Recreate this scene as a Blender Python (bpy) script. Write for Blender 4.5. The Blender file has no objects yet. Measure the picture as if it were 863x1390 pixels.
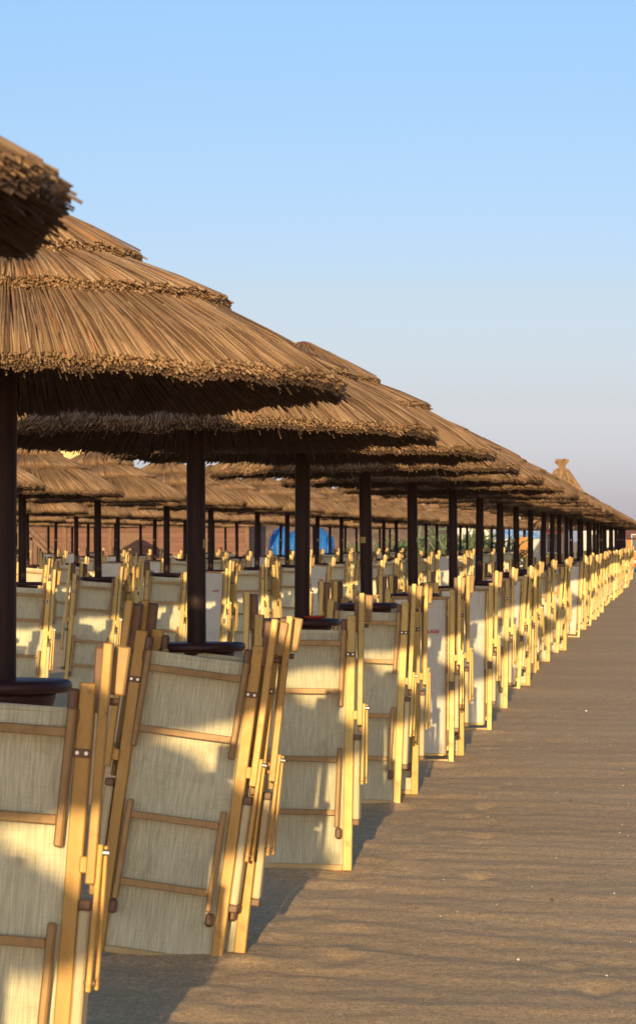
import bpy, math, random
import numpy as np
from mathutils import Vector, Matrix, Euler

random.seed(7)
rng = np.random.default_rng(11)
S = bpy.context.scene
COL = S.collection
R = math.radians

# ------------------------------------------------------------------ helpers
class MB:
    """collects shapes, links them as ONE mesh object"""
    def __init__(s):
        s.v = []; s.f = []
    def add(s, vs, fs):
        b = len(s.v)
        s.v.extend([tuple(p) for p in vs]); s.f.extend([tuple(i + b for i in f) for f in fs])
    def box(s, c, d, ch=0.003, rot=None):
        """box with chamfered edges; c centre, d full sizes"""
        hx, hy, hz = d[0] / 2, d[1] / 2, d[2] / 2
        ch = min(ch, hx * .6, hy * .6, hz * .6)
        vs = []; idx = {}
        for sx in (-1, 1):
            for sy in (-1, 1):
                for sz in (-1, 1):
                    for ax in range(3):
                        p = [sx * (hx - ch), sy * (hy - ch), sz * (hz - ch)]
                        p[ax] = (sx * hx, sy * hy, sz * hz)[ax]
                        idx[(sx, sy, sz, ax)] = len(vs); vs.append(Vector(p))
        fs = []
        sg = (-1, 1)
        for ax in range(3):
            o = [a for a in range(3) if a != ax]
            for q in sg:
                loop = []
                for a, b in ((-1, -1), (1, -1), (1, 1), (-1, 1)):
                    k = [0, 0, 0]; k[ax] = q; k[o[0]] = a; k[o[1]] = b
                    loop.append(idx[(k[0], k[1], k[2], ax)])
                fs.append(loop)
        for ax in range(3):                       # edges along ax
            o = [a for a in range(3) if a != ax]
            for a in sg:
                for b in sg:
                    k0 = [0, 0, 0]; k0[o[0]] = a; k0[o[1]] = b
                    k1 = list(k0); k0[ax] = -1; k1[ax] = 1
                    fs.append([idx[(*k0, o[0])], idx[(*k1, o[0])], idx[(*k1, o[1])], idx[(*k0, o[1])]])
        for sx in sg:
            for sy in sg:
                for sz in sg:
                    fs.append([idx[(sx, sy, sz, 0)], idx[(sx, sy, sz, 1)], idx[(sx, sy, sz, 2)]])
        m = rot.to_matrix() if rot is not None else None
        vs = [((m @ p) if m else p) + Vector(c) for p in vs]
        s.add(vs, fs)
    def tube(s, pts, rad, n=10, cap=True):
        pts = [Vector(p) for p in pts]
        rads = rad if isinstance(rad, (list, tuple)) else [rad] * len(pts)
        vs = []; fs = []
        for i, p in enumerate(pts):
            d = (pts[min(i + 1, len(pts) - 1)] - pts[max(i - 1, 0)]).normalized()
            u = d.orthogonal().normalized() if abs(d.z) < .99 else Vector((1, 0, 0))
            w = d.cross(u)
            for k in range(n):
                a = 2 * math.pi * k / n
                vs.append(p + (u * math.cos(a) + w * math.sin(a)) * rads[i])
        for i in range(len(pts) - 1):
            for k in range(n):
                fs.append([i * n + k, i * n + (k + 1) % n, (i + 1) * n + (k + 1) % n, (i + 1) * n + k])
        if cap:
            fs.append(list(range(n))[::-1]); fs.append([(len(pts) - 1) * n + k for k in range(n)])
        s.add(vs, fs)
    def lathe(s, prof, n=48, c=(0, 0, 0)):
        vs = []; fs = []
        for r, z in prof:
            for k in range(n):
                a = 2 * math.pi * k / n
                vs.append((c[0] + r * math.cos(a), c[1] + r * math.sin(a), c[2] + z))
        for i in range(len(prof) - 1):
            for k in range(n):
                fs.append([i * n + k, i * n + (k + 1) % n, (i + 1) * n + (k + 1) % n, (i + 1) * n + k])
        s.add(vs, fs)
    def prism(s, poly, y0, y1):
        """polygon in xz extruded from y0 to y1"""
        n = len(poly)
        vs = [(x, y0, z) for x, z in poly] + [(x, y1, z) for x, z in poly]
        fs = [list(range(n)), list(range(n, 2 * n))[::-1]] + [[i, (i + 1) % n, n + (i + 1) % n, n + i] for i in range(n)]
        s.add(vs, fs)
    def mesh(s, name, mat, smooth=False):
        me = bpy.data.meshes.new(name)
        me.from_pydata(s.v, [], s.f)
        me.materials.append(mat)
        import bmesh
        bm = bmesh.new(); bm.from_mesh(me)
        bmesh.ops.recalc_face_normals(bm, faces=bm.faces)
        bm.to_mesh(me); bm.free()
        if smooth:
            me.polygons.foreach_set('use_smooth', [True] * len(me.polygons))
        return me
    def build(s, name, mat, parent=None, smooth=False):
        return link(name, s.mesh(name, mat, smooth), parent)

def link(name, me, parent=None):
    o = bpy.data.objects.new(name, me); COL.objects.link(o)
    if parent is not None: o.parent = parent
    return o

def tag(o, label=None, cat=None, group=None, kind=None):
    if label: o['label'] = label
    if cat: o['category'] = cat
    if group: o['group'] = group
    if kind: o['kind'] = kind
    return o

def empty(name, loc=(0, 0, 0), rot=(0, 0, 0)):
    o = bpy.data.objects.new(name, None); COL.objects.link(o)
    o.location = loc; o.rotation_euler = rot; o.empty_display_size = .2
    return o

def copy_tree(o, parent=None):
    c = o.copy(); COL.objects.link(c)
    if parent is not None: c.parent = parent
    for ch in list(o.children): copy_tree(ch, c)
    return c

# ------------------------------------------------------------------ materials
def mat(name):
    m = bpy.data.materials.new(name); m.use_nodes = True
    nt = m.node_tree
    return m, nt, nt.nodes['Principled BSDF']

def N(nt, t, **kw):
    n = nt.nodes.new(t)
    for k, v in kw.items():
        if k in n.inputs: n.inputs[k].default_value = v
        else: setattr(n, k, v)
    return n

def ramp(nt, stops):
    r = nt.nodes.new('ShaderNodeValToRGB')
    e = r.color_ramp.elements
    while len(e) < len(stops): e.new(.5)
    for i, (p, c) in enumerate(stops):
        e[i].position = p; e[i].color = (*c, 1)
    return r

def mottled(name, c0, c1, scale=8, rough=.6, bump=.15, bscale=60, metallic=0, stretch=(1, 1, 1), coord='Object', bdist=.004, spec=.5):
    m, nt, b = mat(name)
    tc = N(nt, 'ShaderNodeTexCoord'); mp = N(nt, 'ShaderNodeMapping'); mp.inputs['Scale'].default_value = stretch
    nt.links.new(tc.outputs[coord], mp.inputs['Vector'])
    no = N(nt, 'ShaderNodeTexNoise', Scale=scale, Detail=6, Roughness=.6)
    nt.links.new(mp.outputs[0], no.inputs['Vector'])
    rp = ramp(nt, [(.3, c0), (.7, c1)])
    nt.links.new(no.outputs[0], rp.inputs[0])
    nt.links.new(rp.outputs[0], b.inputs['Base Color'])
    b.inputs['Roughness'].default_value = rough
    b.inputs['Metallic'].default_value = metallic
    b.inputs['Specular IOR Level'].default_value = spec
    if bump:
        n2 = N(nt, 'ShaderNodeTexNoise', Scale=bscale, Detail=4)
        nt.links.new(mp.outputs[0], n2.inputs['Vector'])
        bp = N(nt, 'ShaderNodeBump', Strength=bump, Distance=bdist)
        nt.links.new(n2.outputs[0], bp.inputs['Height']); nt.links.new(bp.outputs[0], b.inputs['Normal'])
    return m

def mat_thatch():
    m, nt, b = mat('thatch_straw')
    geo = N(nt, 'ShaderNodeNewGeometry')
    tc = N(nt, 'ShaderNodeTexCoord')
    oi = N(nt, 'ShaderNodeObjectInfo')
    rp = ramp(nt, [(0, (.10, .055, .026)), (.2, (.18, .10, .047)), (.5, (.285, .170, .083)), (.8, (.375, .233, .120)), (.95, (.45, .305, .17)), (1, (.43, .17, .05))])
    nt.links.new(geo.outputs['Random Per Island'], rp.inputs[0])
    no = N(nt, 'ShaderNodeTexNoise', Scale=4.0, Detail=5, Roughness=.65)
    nt.links.new(tc.outputs['Object'], no.inputs['Vector'])
    mr = N(nt, 'ShaderNodeMapRange'); mr.inputs['From Min'].default_value = .3; mr.inputs['From Max'].default_value = .7
    mr.inputs['To Min'].default_value = .72; mr.inputs['To Max'].default_value = 1.15
    nt.links.new(no.outputs[0], mr.inputs[0])
    mr2 = N(nt, 'ShaderNodeMapRange'); mr2.inputs['To Min'].default_value = .85; mr2.inputs['To Max'].default_value = 1.12
    nt.links.new(oi.outputs['Random'], mr2.inputs[0])
    mu0 = N(nt, 'ShaderNodeMath', operation='MULTIPLY')
    nt.links.new(mr.outputs[0], mu0.inputs[0]); nt.links.new(mr2.outputs[0], mu0.inputs[1])
    mx = N(nt, 'ShaderNodeVectorMath', operation='SCALE')
    nt.links.new(rp.outputs[0], mx.inputs[0]); nt.links.new(mu0.outputs[0], mx.inputs['Scale'])
    nt.links.new(mx.outputs[0], b.inputs['Base Color'])
    b.inputs['Roughness'].default_value = .62
    b.inputs['Specular IOR Level'].default_value = .3
    return m

def mat_fabric(name, c0, c1):
    m, nt, b = mat(name)
    tc = N(nt, 'ShaderNodeTexCoord'); oi = N(nt, 'ShaderNodeObjectInfo')
    def streak(sc, seed):
        mp = N(nt, 'ShaderNodeMapping'); mp.inputs['Scale'].default_value = sc; mp.inputs['Location'].default_value = (seed, seed, 0)
        nt.links.new(tc.outputs['Object'], mp.inputs['Vector'])
        n = N(nt, 'ShaderNodeTexNoise', Scale=1, Detail=2, Roughness=.6)
        nt.links.new(mp.outputs[0], n.inputs['Vector']); return n
    a = streak((220, 1, 9), 1.3); c = streak((14, 1, 190), 7.7); d = streak((3, 1, 2), 4.1)
    ad = N(nt, 'ShaderNodeMath', operation='MULTIPLY_ADD'); ad.inputs[1].default_value = .62
    nt.links.new(a.outputs[0], ad.inputs[0])
    m2 = N(nt, 'ShaderNodeMath', operation='MULTIPLY'); m2.inputs[1].default_value = .12
    nt.links.new(c.outputs[0], m2.inputs[0])
    nt.links.new(m2.outputs[0], ad.inputs[2])
    ad2 = N(nt, 'ShaderNodeMath', operation='MULTIPLY_ADD'); ad2.inputs[1].default_value = .3
    nt.links.new(d.outputs[0], ad2.inputs[0]); nt.links.new(ad.outputs[0], ad2.inputs[2])
    rp = ramp(nt, [(.34, c0), (.70, c1)])
    nt.links.new(ad2.outputs[0], rp.inputs[0])
    mr = N(nt, 'ShaderNodeMapRange'); mr.inputs['To Min'].default_value = .86; mr.inputs['To Max'].default_value = 1.06
    nt.links.new(oi.outputs['Random'], mr.inputs[0])
    mx = N(nt, 'ShaderNodeVectorMath', operation='SCALE')
    nt.links.new(rp.outputs[0], mx.inputs[0]); nt.links.new(mr.outputs[0], mx.inputs['Scale'])
    of = N(nt, 'ShaderNodeVectorMath', operation='ADD'); rv = N(nt, 'ShaderNodeMath', operation='MULTIPLY'); rv.inputs[1].default_value = 31.0
    nt.links.new(oi.outputs['Random'], rv.inputs[0]); nt.links.new(tc.outputs['Object'], of.inputs[0]); nt.links.new(rv.outputs[0], of.inputs[1])
    sn = N(nt, 'ShaderNodeTexNoise', Scale=5, Detail=6, Roughness=.7); nt.links.new(of.outputs[0], sn.inputs['Vector'])
    sr = ramp(nt, [(.30, (.80, .77, .71)), (.46, (1, 1, 1))]); nt.links.new(sn.outputs[0], sr.inputs[0])
    ms = N(nt, 'ShaderNodeMix', data_type='RGBA', blend_type='MULTIPLY'); ms.inputs['Factor'].default_value = 1
    nt.links.new(mx.outputs[0], ms.inputs['A']); nt.links.new(sr.outputs[0], ms.inputs['B'])
    nt.links.new(ms.outputs['Result'], b.inputs['Base Color'])
    wr = N(nt, 'ShaderNodeTexNoise', Scale=3.2, Detail=2, Roughness=.4); nt.links.new(of.outputs[0], wr.inputs['Vector'])
    bw = N(nt, 'ShaderNodeBump', Strength=.5, Distance=.03); nt.links.new(wr.outputs[0], bw.inputs['Height'])
    bp = N(nt, 'ShaderNodeBump', Strength=.2, Distance=.002)
    nt.links.new(ad.outputs[0], bp.inputs['Height']); nt.links.new(bw.outputs[0], bp.inputs['Normal']); nt.links.new(bp.outputs[0], b.inputs['Normal'])
    b.inputs['Roughness'].default_value = .75; b.inputs['Specular IOR Level'].default_value = .25
    return m

def mat_frame(name, c0, c1, rough, metallic):
    m = mottled(name, c0, c1, scale=5, rough=rough, bump=.06, bscale=45, metallic=metallic, stretch=(6, 6, 1))
    nt = m.node_tree; b = nt.nodes['Principled BSDF']
    no = N(nt, 'ShaderNodeTexNoise', Scale=23, Detail=5); tc = N(nt, 'ShaderNodeTexCoord')
    nt.links.new(tc.outputs['Object'], no.inputs['Vector'])
    mr = N(nt, 'ShaderNodeMapRange'); mr.inputs['To Min'].default_value = rough - .12; mr.inputs['To Max'].default_value = rough + .2
    nt.links.new(no.outputs[0], mr.inputs[0]); nt.links.new(mr.outputs[0], b.inputs['Roughness'])
    # every piece has weathered a little differently, with darker scuffs
    oi = N(nt, 'ShaderNodeObjectInfo'); src = b.inputs['Base Color'].links[0].from_socket
    n3 = N(nt, 'ShaderNodeTexNoise', Scale=9, Detail=7, Roughness=.75); nt.links.new(tc.outputs['Object'], n3.inputs['Vector'])
    sc = ramp(nt, [(.30, (.52, .47, .42)), (.42, (.95, .95, .95)), (.75, (1.06, 1.06, 1.06))]); nt.links.new(n3.outputs[0], sc.inputs[0])
    mv = N(nt, 'ShaderNodeMapRange'); mv.inputs['To Min'].default_value = .82; mv.inputs['To Max'].default_value = 1.1; nt.links.new(oi.outputs['Random'], mv.inputs[0])
    m1 = N(nt, 'ShaderNodeMix', data_type='RGBA', blend_type='MULTIPLY'); m1.inputs['Factor'].default_value = 1
    nt.links.new(src, m1.inputs['A']); nt.links.new(sc.outputs[0], m1.inputs['B'])
    v1 = N(nt, 'ShaderNodeVectorMath', operation='SCALE'); nt.links.new(m1.outputs['Result'], v1.inputs[0]); nt.links.new(mv.outputs[0], v1.inputs['Scale'])
    nt.links.new(v1.outputs[0], b.inputs['Base Color'])
    return m

def mat_sand():
    m, nt, b = mat('sand')
    tc = N(nt, 'ShaderNodeTexCoord')
    def nz(scale, stretch=(1, 1, 1), detail=5, rough=.6):
        mp = N(nt, 'ShaderNodeMapping'); mp.inputs['Scale'].default_value = stretch
        nt.links.new(tc.outputs['Object'], mp.inputs['Vector'])
        n = N(nt, 'ShaderNodeTexNoise', Scale=scale, Detail=detail, Roughness=rough)
        nt.links.new(mp.outputs[0], n.inputs['Vector']); return n
    big = nz(.5, (.35, 1, 1)); fine = nz(42, detail=6, rough=.8); mid = nz(9)
    rp = ramp(nt, [(.28, (.47, .31, .155)), (.72, (.88, .60, .32))])
    mixv = N(nt, 'ShaderNodeMath', operation='MULTIPLY_ADD'); mixv.inputs[1].default_value = .35
    nt.links.new(big.outputs[0], mixv.inputs[0])
    m2 = N(nt, 'ShaderNodeMath', operation='MULTIPLY_ADD'); m2.inputs[1].default_value = .25
    nt.links.new(mid.outputs[0], m2.inputs[0])
    m3 = N(nt, 'ShaderNodeMath', operation='MULTIPLY'); m3.inputs[1].default_value = .42
    nt.links.new(fine.outputs[0], m3.inputs[0]); nt.links.new(m3.outputs[0], m2.inputs[2]); nt.links.new(m2.outputs[0], mixv.inputs[2])
    nt.links.new(mixv.outputs[0], rp.inputs[0])
    s1 = nz(26, (1, .8, 1), detail=4, rough=.75); s2 = nz(90, (1, .6, 1), detail=3, rough=.8)
    r1 = ramp(nt, [(.36, (.86, .85, .84)), (.5, (1, 1, 1)), (.68, (1.22, 1.2, 1.16))]); nt.links.new(s1.outputs[0], r1.inputs[0])
    r2 = ramp(nt, [(.34, (.70, .69, .67)), (.5, (1, 1, 1)), (.70, (1.3, 1.27, 1.2))]); nt.links.new(s2.outputs[0], r2.inputs[0])
    k1 = N(nt, 'ShaderNodeMix', data_type='RGBA', blend_type='MULTIPLY'); k1.inputs['Factor'].default_value = 1
    k2 = N(nt, 'ShaderNodeMix', data_type='RGBA', blend_type='MULTIPLY'); k2.inputs['Factor'].default_value = 1
    nt.links.new(rp.outputs[0], k1.inputs['A']); nt.links.new(r1.outputs[0], k1.inputs['B'])
    nt.links.new(k1.outputs['Result'], k2.inputs['A']); nt.links.new(r2.outputs[0], k2.inputs['B'])
    nt.links.new(k2.outputs['Result'], b.inputs['Base Color'])
    b.inputs['Roughness'].default_value = .95; b.inputs['Specular IOR Level'].default_value = .15
    g = nz(70, detail=6, rough=.75)
    bp = N(nt, 'ShaderNodeBump', Strength=.5, Distance=.011)
    nt.links.new(g.outputs[0], bp.inputs['Height'])
    gg = nz(5, (.6, 1.3, 1), detail=3)
    bp2 = N(nt, 'ShaderNodeBump', Strength=.35, Distance=.03)
    nt.links.new(gg.outputs[0], bp2.inputs['Height']); nt.links.new(bp.outputs[0], bp2.inputs['Normal'])
    nt.links.new(bp2.outputs[0], b.inputs['Normal'])
    return m

def mat_planks(name, c0, c1, step=.16):
    m, nt, b = mat(name)
    tc = N(nt, 'ShaderNodeTexCoord'); sep = N(nt, 'ShaderNodeSeparateXYZ')
    nt.links.new(tc.outputs['Object'], sep.inputs[0])
    dv = N(nt, 'ShaderNodeMath', operation='DIVIDE'); dv.inputs[1].default_value = step
    nt.links.new(sep.outputs['Z'], dv.inputs[0])
    fl = N(nt, 'ShaderNodeMath', operation='FLOOR'); fr = N(nt, 'ShaderNodeMath', operation='FRACT')
    nt.links.new(dv.outputs[0], fl.inputs[0]); nt.links.new(dv.outputs[0], fr.inputs[0])
    wn = N(nt, 'ShaderNodeTexWhiteNoise', noise_dimensions='1D'); nt.links.new(fl.outputs[0], wn.inputs['W'])
    no = N(nt, 'ShaderNodeTexNoise', Scale=2, Detail=6); mp = N(nt, 'ShaderNodeMapping'); mp.inputs['Scale'].default_value = (1, 1, 9)
    nt.links.new(tc.outputs['Object'], mp.inputs['Vector']); nt.links.new(mp.outputs[0], no.inputs['Vector'])
    av = N(nt, 'ShaderNodeMath', operation='ADD'); nt.links.new(wn.outputs['Value'], av.inputs[0]); nt.links.new(no.outputs[0], av.inputs[1])
    rp = ramp(nt, [(.4, c0), (1.0, c1)])
    hv = N(nt, 'ShaderNodeMath', operation='MULTIPLY'); hv.inputs[1].default_value = .6
    nt.links.new(av.outputs[0], hv.inputs[0]); nt.links.new(hv.outputs[0], rp.inputs[0])
    gap = ramp(nt, [(0, (.15, .15, .15)), (.09, (1, 1, 1))]); nt.links.new(fr.outputs[0], gap.inputs[0])
    mx = N(nt, 'ShaderNodeMix', data_type='RGBA', blend_type='MULTIPLY'); mx.inputs['Factor'].default_value = 1
    nt.links.new(rp.outputs[0], mx.inputs['A']); nt.links.new(gap.outputs[0], mx.inputs['B'])
    nt.links.new(mx.outputs['Result'], b.inputs['Base Color'])
    b.inputs['Roughness'].default_value = .7
    return m

M = {}
M['thatch'] = mat_thatch()
M['thatch_core'] = mottled('thatch_core', (.022, .012, .008), (.06, .034, .018), scale=14, rough=.9, bump=.5, bscale=90)  # shell kept near-black, deepening the shade under the canopy by colour
M['thatch_shade'] = mottled('thatch_painted_shade', (.035, .019, .012), (.085, .046, .024), scale=30, rough=.9, bump=0)  # straw darkened by hand: canopy shade put into the colour
M['cap'] = mottled('cap_paint', (.17, .055, .03), (.27, .095, .05), scale=9, rough=.6)
M['pole'] = mottled('pole_varnish', (.020, .008, .006), (.042, .017, .011), scale=6, rough=.6, stretch=(8, 8, .6), bump=.25, bscale=20, spec=.25)
M['plate'] = mottled('yellowed_plate', (.30, .21, .05), (.40, .29, .08), scale=20, rough=.5, bump=0)
M['tray'] = mottled('tray_varnish', (.035, .012, .012), (.065, .023, .02), scale=8, rough=.5, bump=.2, spec=.35)
M['fabric_back'] = mat_fabric('sling_fabric_back', (.46, .41, .245), (.84, .765, .49))
M['fabric_front'] = mat_fabric('sling_fabric_front', (.62, .57, .44), (.80, .73, .56))
M['hem'] = mottled('sling_hem', (.55, .36, .13), (.66, .46, .2), scale=14, rough=.6)
M['frame'] = mat_frame('gold_frame', (.60, .395, .095), (.71, .50, .16), .42, .15)
M['frame_amber_light'] = mat_frame('gold_frame_amber_light', (.52, .285, .06), (.62, .36, .09), .42, .15)  # gold frame again, with the low sun's amber cast put into its colour
M['frame_dark'] = mat_frame('bronze_frame', (.36, .20, .065), (.46, .28, .10), .45, .15)
M['plastic'] = mottled('brown_plastic', (.15, .075, .035), (.24, .125, .06), scale=12, rough=.5, bump=.08)
M['arm'] = mottled('armrest_wood', (.56, .42, .2), (.68, .54, .28), scale=6, rough=.5, stretch=(10, 10, 1), bump=.1)
M['steel'] = mottled('steel', (.5, .48, .45), (.65, .63, .6), scale=20, rough=.3, metallic=.9, bump=0)
M['red_ink'] = mottled('red_ink', (.45, .03, .04), (.6, .06, .06), scale=90, rough=.7, bump=0)
M['sand'] = mat_sand()
M['shell'] = mottled('shell', (.55, .5, .44), (.85, .8, .72), scale=30, rough=.5, bump=0)
M['planks'] = mat_planks('red_brown_planks', (.13, .055, .032), (.28, .125, .072), .19)
M['old_wood'] = mottled('old_wood', (.13, .07, .04), (.27, .15, .085), scale=5, rough=.75, stretch=(6, 6, 1))
M['yellow_wall'] = mottled('yellow_plaster', (.62, .47, .2), (.7, .55, .26), scale=1.5, rough=.85)
M['white_wall'] = mottled('white_plaster', (.62, .58, .52), (.74, .7, .64), scale=1.2, rough=.85)
M['pink_wall'] = mottled('pink_plaster', (.45, .25, .17), (.55, .33, .24), scale=1.2, rough=.85)
M['orange_wall'] = mottled('orange_plaster', (.55, .22, .06), (.65, .3, .1), scale=1.4, rough=.85)
M['roof'] = mottled('roof_tiles', (.25, .09, .045), (.4, .16, .08), scale=6, rough=.85)
M['blue'] = mottled('blue_sheet', (.02, .13, .42), (.05, .24, .62), scale=2.2, rough=.4, bump=.8, bscale=3, bdist=.08)
M['red'] = mottled('red_canvas', (.5, .06, .03), (.62, .1, .05), scale=3, rough=.7)
M['orange'] = mottled('orange_canvas', (.6, .2, .03), (.7, .28, .06), scale=3, rough=.7)
M['glass'] = mottled('dark_glass', (.03, .035, .04), (.06, .065, .07), scale=3, rough=.15, bump=0)
M['dark'] = mottled('dark_trim', (.03, .028, .028), (.06, .055, .05), scale=5, rough=.5)
M['leaf'] = mottled('agave_leaf', (.08, .13, .06), (.22, .27, .14), scale=3, rough=.55)
M['bush'] = mottled('bush_leaf', (.05, .09, .025), (.13, .17, .045), scale=5, rough=.6)
M['bark'] = mottled('bark', (.08, .05, .03), (.16, .1, .06), scale=8, rough=.9)
M['earth'] = mottled('earth_bank', (.16, .10, .06), (.32, .2, .12), scale=.9, rough=.95, bump=.6, bscale=2, bdist=.2)

# ------------------------------------------------------------------ straw parasol
def straw_tier(name, r_in, r_out, z_out, slope, thick, n_layer, layers, seed, droop, lmin, lmax, fringe=0, rad=.0027):
    g = np.random.default_rng(seed)
    P = []; A0 = []
    th = []; und = []; re = []; L = []; dep = []; dr = []; rd = []
    for l in range(layers):
        n = n_layer
        t = (np.arange(n) + g.uniform(-.6, .6, n)) / n * 2 * math.pi
        d = thick * (l + g.uniform(-.4, .4, n)) / max(1, layers - 1)
        clump = .007 * np.sin(t * 7 + seed) + .005 * np.sin(t * 17 + 2 * seed) + .003 * np.sin(t * 41)
        r = r_out + g.normal(0, .006, n) - .30 * np.clip(d, 0, 1) + clump
        far = g.random(n) < .02
        r = r + far * g.uniform(0, .03, n)
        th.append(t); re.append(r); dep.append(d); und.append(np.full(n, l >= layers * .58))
        L.append(g.uniform(lmin, lmax, n)); dr.append(np.zeros(n)); rd.append(rad * g.uniform(.7, 1.25, n))
    if fringe:
        n = fringe
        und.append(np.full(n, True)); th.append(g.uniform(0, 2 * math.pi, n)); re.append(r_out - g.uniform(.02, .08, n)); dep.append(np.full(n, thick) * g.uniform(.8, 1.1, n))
        L.append(g.uniform(.1, .25, n)); dr.append(g.uniform(.015, .05, n)); rd.append(rad * g.uniform(.6, 1.0, n))
    und = np.concatenate(und); th = np.concatenate(th); re = np.concatenate(re); dep = np.concatenate(dep); L = np.concatenate(L); dr = np.concatenate(dr); rd = np.concatenate(rd)
    n = len(th)
    r0 = np.maximum(r_in, re - L)
    t0 = th + g.normal(0, .016, n)
    lift = np.where(g.random(n) < .05, g.uniform(0, .008, n), 0)
    rings = []
    K = 5
    for q, f in enumerate((0., .55, 1.)):
        rr = r0 + (re - r0) * f
        tt = t0 + (th - t0) * f
        zz = z_out + (r_out - rr) * slope - dep - droop * np.clip(rr - (r_out - .2), 0, 1) ** 2 * 10 - dr * f * f + lift * f + .003 * np.sin(tt * 23 + rr * 5)
        rw = rd * (.75 + .25 * f)
        c = np.stack([rr * np.cos(tt), rr * np.sin(tt), zz], 1)
        lat = np.stack([-np.sin(tt), np.cos(tt), np.zeros(n)], 1)
        nx = slope / math.hypot(1, slope); nz_ = 1 / math.hypot(1, slope)
        nor = np.stack([nx * np.cos(tt), nx * np.sin(tt), np.full(n, nz_)], 1)
        for k in range(K):
            a = 2 * math.pi * k / K
            rings.append(c + (lat * math.cos(a) + nor * math.sin(a)) * rw[:, None])
    V = np.stack(rings, 1).reshape(-1, 3)                # n*15
    base = (np.arange(n) * 3 * K)[:, None]
    quads = []
    for s_ in range(2):
        for k in range(K):
            quads.append(np.array([s_ * K + k, s_ * K + (k + 1) % K, (s_ + 1) * K + (k + 1) % K, (s_ + 1) * K + k]))
    Q = (base[:, None, :] + np.array(quads)[None]).reshape(-1, 4)
    C = (base + np.array([2 * K + k for k in range(K)])[None])
    # inner shell
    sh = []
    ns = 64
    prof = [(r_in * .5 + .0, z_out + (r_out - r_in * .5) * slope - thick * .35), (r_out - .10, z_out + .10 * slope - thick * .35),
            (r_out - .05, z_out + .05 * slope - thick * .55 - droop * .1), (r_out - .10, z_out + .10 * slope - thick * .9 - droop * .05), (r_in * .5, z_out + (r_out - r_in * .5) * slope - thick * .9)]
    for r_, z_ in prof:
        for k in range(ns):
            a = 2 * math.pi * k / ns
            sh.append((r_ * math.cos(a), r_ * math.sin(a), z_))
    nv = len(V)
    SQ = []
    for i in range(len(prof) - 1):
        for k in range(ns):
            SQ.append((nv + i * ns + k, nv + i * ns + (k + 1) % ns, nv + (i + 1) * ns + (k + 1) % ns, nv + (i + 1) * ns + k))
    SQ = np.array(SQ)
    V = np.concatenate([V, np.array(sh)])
    me = bpy.data.meshes.new(name)
    nq = len(Q) + len(SQ); nc = len(C)
    loops = np.concatenate([Q.ravel(), SQ.ravel(), C.ravel()]).astype(np.int32)
    tot = np.concatenate([np.full(nq, 4), np.full(nc, K)])
    start = np.concatenate([[0], np.cumsum(tot)[:-1]]).astype(np.int32)
    me.vertices.add(len(V)); me.vertices.foreach_set('co', V.astype(np.float32).ravel())
    me.loops.add(len(loops)); me.loops.foreach_set('vertex_index', loops)
    me.polygons.add(nq + nc); me.polygons.foreach_set('loop_start', start)
    mi = np.zeros(nq + nc, np.int32); mi[len(Q):nq] = 1; mi[:len(Q)] = np.where(np.repeat(und, 10), 2, 0)  # lower straws and fringe take the painted shade, end faces stay plain straw
    me.materials.append(M['thatch']); me.materials.append(M['thatch_core']); me.materials.append(M['thatch_shade'])
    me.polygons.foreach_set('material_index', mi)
    me.update(calc_edges=True); me.validate()
    return me

def parasol_meshes(seed):
    return [
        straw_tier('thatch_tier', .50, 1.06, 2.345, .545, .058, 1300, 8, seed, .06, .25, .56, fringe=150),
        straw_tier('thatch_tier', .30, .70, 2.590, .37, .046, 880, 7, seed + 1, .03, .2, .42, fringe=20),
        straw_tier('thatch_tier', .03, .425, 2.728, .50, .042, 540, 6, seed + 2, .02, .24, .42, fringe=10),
    ]

TIERS = [parasol_meshes(101), parasol_meshes(202)]
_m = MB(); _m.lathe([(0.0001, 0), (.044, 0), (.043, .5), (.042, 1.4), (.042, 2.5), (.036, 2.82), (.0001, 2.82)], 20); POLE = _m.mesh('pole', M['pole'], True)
_m = MB(); _m.lathe([(.0425, 1.342), (.205, 1.342), (.214, 1.350), (.216, 1.362), (.212, 1.374), (.2, 1.380), (.0425, 1.380)], 56); TRAY = _m.mesh('tray', M['tray'], True)
_m = MB(); _m.lathe([(.0425, 1.14), (.06, 1.14), (.10, 1.19), (.145, 1.255), (.165, 1.325), (.167, 1.3395), (.0425, 1.3395)], 40); BOWL = _m.mesh('tray_support', M['tray'], True)
_m = MB(); _m.lathe([(.105, 2.862), (.100, 2.880), (.06, 2.912), (.025, 2.930), (.0001, 2.936)], 28); CAP = _m.mesh('cap', M['cap'], True)

_m = MB(); _vs = []; _fs = []
for _j in range(2):
    for _k in range(9):
        _a = R(158 + _k * 7); _vs.append((.0445 * math.cos(_a), .0445 * math.sin(_a), 1.80 + _j * .042))
for _k in range(8): _fs.append((_k, _k + 1, 10 + _k, 9 + _k))
_m.add(_vs, _fs); PLATE = _m.mesh('number_plate', M['plate'])
def make_parasol(variant):
    r = empty('straw_parasol')
    link('pole', POLE, r)
    t = link('tray', TRAY, r); link('tray_support', BOWL, t)
    for me in TIERS[variant]: link('thatch_tier', me, r)
    link('cap', CAP, r)
    link('number_plate', PLATE, r)
    return r

# ------------------------------------------------------------------ folded beach bed
def sling(x0, x1, z0, z1, y, nx=9, nz=28, sag=.006, seed=0):
    vs = []; fs = []
    for j in range(nz + 1):
        for i in range(nx + 1):
            u = i / nx; v = j / nz
            yy = y + sag * math.sin(math.pi * u) + .003 * math.sin(v * 19 + seed) * math.sin(math.pi * u)
            vs.append((x0 + (x1 - x0) * u, yy, z0 + (z1 - z0) * v))
    for j in range(nz):
        for i in range(nx):
            a = j * (nx + 1) + i
            fs.append((a, a + 1, a + nx + 2, a + nx + 1))
    return vs, fs

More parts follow.
